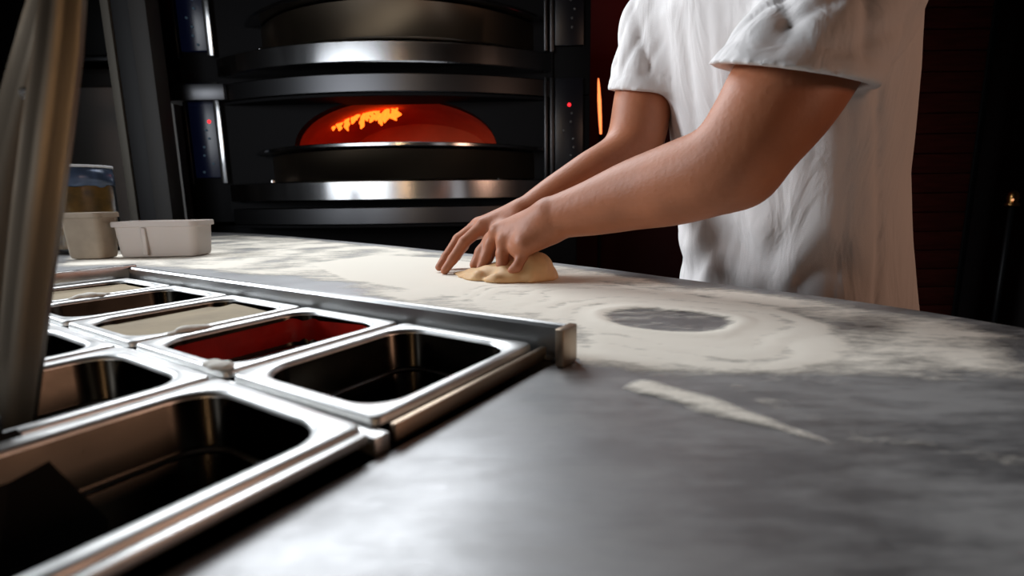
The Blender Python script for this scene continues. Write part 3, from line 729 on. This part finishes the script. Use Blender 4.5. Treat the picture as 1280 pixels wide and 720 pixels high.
    box('rear_shell', (OL+.02, OY+.80, zb-.1), (OR-.02, OY+1.0, zt_-.11), oven_black, oven, None, .01)
# flames on the burner in the lit lower chamber
random.seed(3)
fx0, fx1 = P(402, 150, OY+.36).x, P(500, 150, OY+.36).x
ztp = P(450, 121, OY+.30).z
for i in range(16):
    t = i/15; x_ = fx0+(fx1-fx0)*t; h_ = random.uniform(.05, .11); base = P(402+92*t, 156-9*t+random.uniform(-7, 5), OY+.36)
    pts = []; n_ = 7
    for q in range(n_): pts.append(base+Vector((random.uniform(-.012, .012)+.02*q/n_, .0+.03*random.random(), h_*q/(n_-1)-.02)))
    vs, fs = tube(pts, [.004, .013, .016, .013, .010, .007, .002], 8)
    mesh('flame', vs, fs, flamem, oven)
def plight(name, loc, e, col, r):
    d = bpy.data.lights.new(name, 'POINT'); d.energy = e; d.color = col; d.shadow_soft_size = r
    o = bpy.data.objects.new(name, d); C.objects.link(o); o.location = loc; return o
plight('burner_glow', P(415, 134, OY+.42), 1.5, (1, .085, .010), .05)
plight('chamber_fill_light', P(408, 172, OY+.50), .9, (1, .075, .008), .05)  # added low light, reddens the lower left of the chamber
box('oven_stand', (OL+.05, OY+.1, .12), (OR-.05, OY+.9, zr-.12), oven_black, oven, None, .01)
for a in (OL+.12, OR-.12):
    for b in (OY+.18, OY+.8):
        vs, fs = lathe([(.03, 0), (.03, .02), (.02, .03), (.02, .13)], (a, b, 0), 16); mesh('leg', vs, fs, dark_steel, oven, True, 30)
# ------------------------------------------------------------------ things beyond the counter
# upright steel post left of the oven
py_ = 2.45
post = thing('steel_post', (P(182, 240, py_).x, py_+.05, 0), 'tall dark steel post with a pale edge, left of the oven', 'post')
xa, xb, xc_, xd = (P(q, 240, py_).x for q in (158, 168, 190, 211))
edge_m = mat('dull_beige_edge', (.17, .155, .13), .6, .3)
grey_m = mat('charcoal_post_paint', (.018, .018, .02), .6)
grey_l = mat('grey_post_paint', (.055, .052, .05), .6)
box('edge_strip', (xa, py_, .0), (xb, py_+.1, RZ-.002), edge_m, post, None, .003)
box('face_panel', (xb, py_+.012, .0), (xc_, py_+.1, RZ-.002), grey_m, post, None, .003)
box('side_flange', (xc_, py_+.004, .0), (xd, py_+.1, RZ-.002), grey_l, post, None, .003)
# grey splashback with dark cupboard above
ys_ = 3.2
sp = thing('splashback_unit', (P(110, 200, ys_).x, ys_+.1, 0), 'plain grey panel under a dark hanging cupboard, behind the jar', 'wall unit')
gwall = mat('grey_panel_paint', (.80, .78, .76), .6, bump=.05, bscale=30)
xl_, xr_ = -3.2, P(215, 150, ys_).x
box('grey_panel', (xl_, ys_+.03, .0), (xr_, ys_+.1, P(120, 108, ys_).z), gwall, sp)
box('panel_rail', (xl_, ys_, P(120, 108, ys_).z), (xr_, ys_+.1, P(120, 86, ys_).z), mat('dim_grey_rail', (.10, .10, .10), .5, .3), sp, None, .003)
box('cupboard', (xl_, ys_-.15, P(120, 78, ys_).z), (xr_, ys_+.1, 2.3), black_metal, sp, None, .004)
box('cupboard_edge', (xl_, ys_-.165, P(120, 76, ys_-.165).z), (xr_, ys_-.15, P(120, 70, ys_-.165).z), oven_dull, sp, None, .002)
# tubs and jar
plastic = mat('white_plastic_tub', (.50, .44, .40), .5, sss=.1)
kraft = mat('tan_plastic_tub', (.30, .24, .175), .6, bump=.3, bscale=40, vary=.12, vscale=30)
def tub(name, x0, x1, yt, yb, Y, dy, material, label, taper=.012, r=.02, rot=0., rim=.006):
    a, b = P(x0, yb, Y), P(x1, yb, Y); zt2 = P((x0+x1)/2, yt, Y).z; w_ = b.x-a.x; c_ = Vector(((a.x+b.x)/2, Y+dy/2, TZ+.0012)); h_ = zt2-c_.z
    root = thing(name, c_, label, 'tub')
    def R2(ins_, z): return [Vector((c_.x+p*math.cos(rot)-q*math.sin(rot), c_.y+p*math.sin(rot)+q*math.cos(rot), c_.z+z)) for p, q in rrect(-w_/2+ins_, w_/2-ins_, -dy/2+ins_, dy/2-ins_, r)]
    t = taper
    rings = [R2(t+.008, 0), R2(t+.001, .002), R2(t*.9, .01), R2(rim*.9, h_-.018), R2(rim*.85, h_-.013), R2(0, h_-.012), R2(0, h_-.003), R2(.001, h_), R2(.003, h_), R2(.006, h_-.004), R2(rim+.004, h_-.02), R2(t+.004, .012), R2(t+.010, .006)]
    vs, fs = loft(rings); mesh('tub_body', vs, fs, material, root, True, 40)
    return root, c_, w_, h_
wt = tub('white_tub', 140, 246, 277, 322, 1.225, .10, plastic, 'low white rectangular plastic tub on the counter behind the pans', .010, .018, math.radians(3))
# partition ridge of the white tub (double front)
root, c_, w_, h_ = wt
for xo in (-.020,):
    box('divider_ridge', (c_.x+xo-.006, c_.y-.05-.0005, c_.z+.006), (c_.x+xo+.006, c_.y-.040, c_.z+h_-.014), plastic, root, None, .003)
tub('tan_tub', 74, 130, 266, 320, 1.20, .075, kraft, 'small tan plastic tub between the tongs and the white tub', .010, .015)
tub('white_tub', -16, 15, 288, 313, 1.33, .08, plastic, 'pale tub at the left picture edge behind the tongs', .006, .012)
jy = 1.42
jc = P(107, 312, jy); jc.z = TZ+.001; jr = .086; jh = P(107, 207, jy).z-jc.z
jar = thing('olive_jar', jc, 'big glass jar with amber contents standing behind the tan tub', 'jar')
glass = mat('jar_glass', (.85, .88, .9), .06, 0, trans=1., ior=1.08, spec=.3)
vs, fs = lathe([(.001, 0), (jr*.95, 0), (jr, .008), (jr, jh*.80), (jr*.95, jh*.88), (jr*.94, jh*.97), (jr*.9, jh*.97), (jr*.90, jh*.88), (jr*.95, jh*.79), (jr*.95, .012), (.001, .008)], jc, 40); mesh('glass_body', vs, fs, glass, jar, True, 35)
amber = mat('amber_contents', (.15, .075, .012), .4, vary=.6, vscale=25, bump=.5, bscale=50)
vs, fs = lathe([(.001, .013), (jr*.93, .013), (jr*.93, jh*.80), (.001, jh*.80)], jc, 36); mesh('contents', vs, fs, amber, jar, True, 35)
lidm = mat('cling_film_blue', (.05, .075, .13), .25, .3, bump=.8, bscale=30, vary=.6, vscale=20, stretch=(1, 1, .3))
vs, fs = lathe([(jr*.955, jh*.76), (jr*1.01, jh*.76), (jr*1.005, jh*.86), (jr*.99, jh*.965), (jr*.955, jh*.965)], jc, 48)
vs = [v+Vector((0, 0, (.010*noise.noise(v*40) if v.z < jc.z+jh*.8 else 0))) for v in vs]
mesh('film_skirt', vs, fs, lidm, jar, True)
vs, fs = lathe([(.001, jh*.97), (jr*1.0, jh*.97), (jr*1.02, jh*.985), (jr*1.0, jh), (.001, jh)], jc, 40); mesh('lid', vs, fs, mat('pale_lid', (.50, .52, .54), .5), jar, True, 35)
# dark pot at the far left edge
pc = P(2, 300, 1.5); pc.z = TZ+.0012
pot = thing('dark_pot', pc, 'small dark pot at the left picture edge behind the pale tub', 'pot')
vs, fs = lathe([(.001, 0), (.05, 0), (.055, .01), (.055, .115), (.06, .12), (.056, .125), (.05, .12), (.05, .012), (.001, .01)], pc, 30); mesh('pot_body', vs, fs, black_plastic, pot, True, 35)
# ------------------------------------------------------------------ tongs in the near row
tong_m = mat('tong_steel', (.19, .16, .125), .42, 1, rvary=.06, vscale=20)
tb = P(10, 560, .285); 
tongs = thing('serving_tongs', (tb.x, tb.y, tb.z), 'tall steel tongs standing in a pan at the left picture edge, out of focus', 'tongs')
def channel(pts, wid, dep, ang):
    rings = []
    pts = [Vector(p) for p in pts]
    for i, p in enumerate(pts):
        d = (pts[min(i+1, len(pts)-1)]-pts[max(i-1, 0)]).normalized(); side = Vector((math.cos(ang), math.sin(ang), 0)); side = (side-d*side.dot(d)).normalized(); n_ = d.cross(side)
        w_ = wid[i]; sec_ = [(-1, 0), (-1, 1), (-.82, 1.05), (-.45, .45), (0, .25), (.45, .45), (.82, 1.05), (1, 1), (1, 0), (.75, -.05), (.4, -.45), (0, -.65), (-.4, -.45), (-.75, -.05)]
        rings.append([p+side*w_/2*a+n_*dep*b for a, b in sec_])
    return loft(rings)
Yt = .285
pa = [P(8, 585, Yt), P(18, 500, Yt), P(30, 380, Yt), P(44, 260, Yt+.003), P(58, 150, Yt+.006), P(70, 60, Yt+.01), P(78, -30, Yt+.014), P(84, -110, Yt+.018)]
vs, fs = channel(pa, [.020, .021, .0225, .0235, .0235, .022, .020, .016], .004, math.radians(8)); mesh('arm', vs, fs, tong_m, tongs, True, 40)
pb_ = [P(-42, 560, Yt+.055), P(-26, 430, Yt+.050), P(-8, 310, Yt+.043), P(10, 210, Yt+.036), P(32, 120, Yt+.028), P(56, 30, Yt+.022), P(76, -40, Yt+.02), P(84, -112, Yt+.02)]
vs, fs = channel(pb_, [.022, .024, .025, .026, .024, .022, .020, .016], .004, math.radians(8)); mesh('arm', vs, fs, tong_m, tongs, True, 40)
tp = P(84, -112, Yt+.019)
vs, fs = tube([tp+Vector((-.010, -.004, 0)), tp+Vector((.010, .004, 0))], .009, 14); mesh('hinge', vs, fs, steel, tongs, True, 35)
vs, fs = tube([P(30, 118, Yt+.015), P(80, 112, Yt+.018)], .0035, 10); mesh('lock_pin', vs, fs, steel, tongs, True, 35)
# black scraper leaning in the nearest pan
sc_pts = [T(-1.03*W, -1.17*W, ZR+.001), T(-1.03*W, -.70*W, ZR+.001), T(-.73*W, -.58*W, ZR-.045), T(-.50*W, -.66*W, ZR-.098), T(-.50*W, -1.0*W, ZR-.098)]
scr = thing('dough_scraper', T(-.75*W, -.9*W, ZR-.099), 'black plastic scraper leaning inside the nearest pan at the bottom left', 'scraper')
th_ = Vector((0, 0, .003))
up_n = (T(0, 0, 1)-T(0, 0, 0))
a0 = [p for p in sc_pts]; a1 = [p+Vector((T(.004, 0, .002)-T(0, 0, 0))) for p in sc_pts]
vs = a0+a1; n5 = 5; fs = [tuple(range(5)), tuple(range(5, 10))]+[(i, (i+1) % 5, 5+(i+1) % 5, 5+i) for i in range(5)]
mesh('blade', vs, fs, black_plastic, scr, False)
vs, fs = tube([T(-1.05*W, -1.12*W, ZR+.006), T(-1.04*W, -.93*W, ZR+.007), T(-1.04*W, -.73*W, ZR+.006)], [.0052, .006, .0052], 12); mesh('grip', vs, fs, black_plastic, scr, True)
# ------------------------------------------------------------------ right hand background
woodm = mat('mahogany_slats', (.22, .035, .022), .5, vary=.3, vscale=6, stretch=(1, 1, 12), bump=.3, bscale=30)
Yw = 3.0; xw0, xw1 = P(1100, 200, Yw).x, P(1216, 200, Yw).x
scn = thing('wooden_screen', ((xw0+xw1)/2, Yw, 0), 'dark reddish wooden slatted screen standing behind the person', 'screen')
bm = bmesh.new()
nsl = 26
for i in range(nsl): box_bm(bm, (xw0, Yw, .03+i*.11), (xw1, Yw+.03, .03+i*.11+.105), None, .004)
obj('slats', bm, woodm, scn, True, 35)
for a in (xw0-.03, xw1): box('stile', (a, Yw-.01, 0), (a+.03, Yw+.05, 2.92), black_metal, scn, None, .003)
lampm = mat('orange_tube', (1, .3, .1), .4, emit=(1, .22, .06), estr=2.2)
lc = P(751, 168, 3.7); lt = P(748, 98, 3.7)
lamp = thing('tube_lamp', (lc.x, 3.7, lc.z-.25), 'slim glowing orange tube lamp on a stand beside the red wall', 'lamp')
vs, fs = tube([lc, lc.lerp(lt, .3), lc.lerp(lt, .6), lc.lerp(lt, .9), lt], [.007, .011, .012, .007, .003], 14); mesh('glowing_tube', vs, fs, lampm, lamp)
vs, fs = tube([(lc.x, 3.7, .0), (lc.x, 3.7, .02), (lc.x, 3.7, .021), (lc.x, 3.7, lc.z-.02), (lc.x, 3.7, lc.z)], [.10, .10, .012, .012, .016], 20); mesh('stand', vs, fs, black_metal, lamp, True, 35)
area('red_wall_fill_light', (P(790, 0, 3.6).x+.25, 3.35, 2.6), (P(790, 0, 3.6).x+.1, 4.2, 1.9), .3, .2, 1.0, (1, .06, .03))  # unseen red light added to brighten a patch of the back wall
# small brass lantern far right
gc = P(1266, 250, 2.6)
lan = thing('brass_lantern', (gc.x, gc.y, gc.z), 'tiny dim brass lantern glinting in the dark at the right edge', 'lantern')
brs = mat('lantern_brass', (.5, .25, .08), .3, 1)
vs, fs = lathe([(.001, -.03), (.03, -.03), (.03, -.02), (.02, -.01), (.026, .01), (.02, .035), (.008, .045), (.001, .05)], gc, 20); mesh('lantern_body', vs, fs, brs, lan, True)
vs, fs = lathe([(.001, -.005), (.006, 0), (.001, .008)], gc+Vector((-.02, -.02, 0)), 12); mesh('ember', vs, fs, mat('ember', (1, .5, .2), .5, emit=(1, .45, .2), estr=1.), lan)
vs, fs = tube([(gc.x, gc.y, gc.z-.03), (gc.x, gc.y, 0)], .012, 12); mesh('pole', vs, fs, black_metal, lan)
vs, fs = lathe([(.001, 0), (.12, 0), (.12, .02), (.02, .03)], (gc.x, gc.y, 0), 24); mesh('foot', vs, fs, black_metal, lan, True, 35)
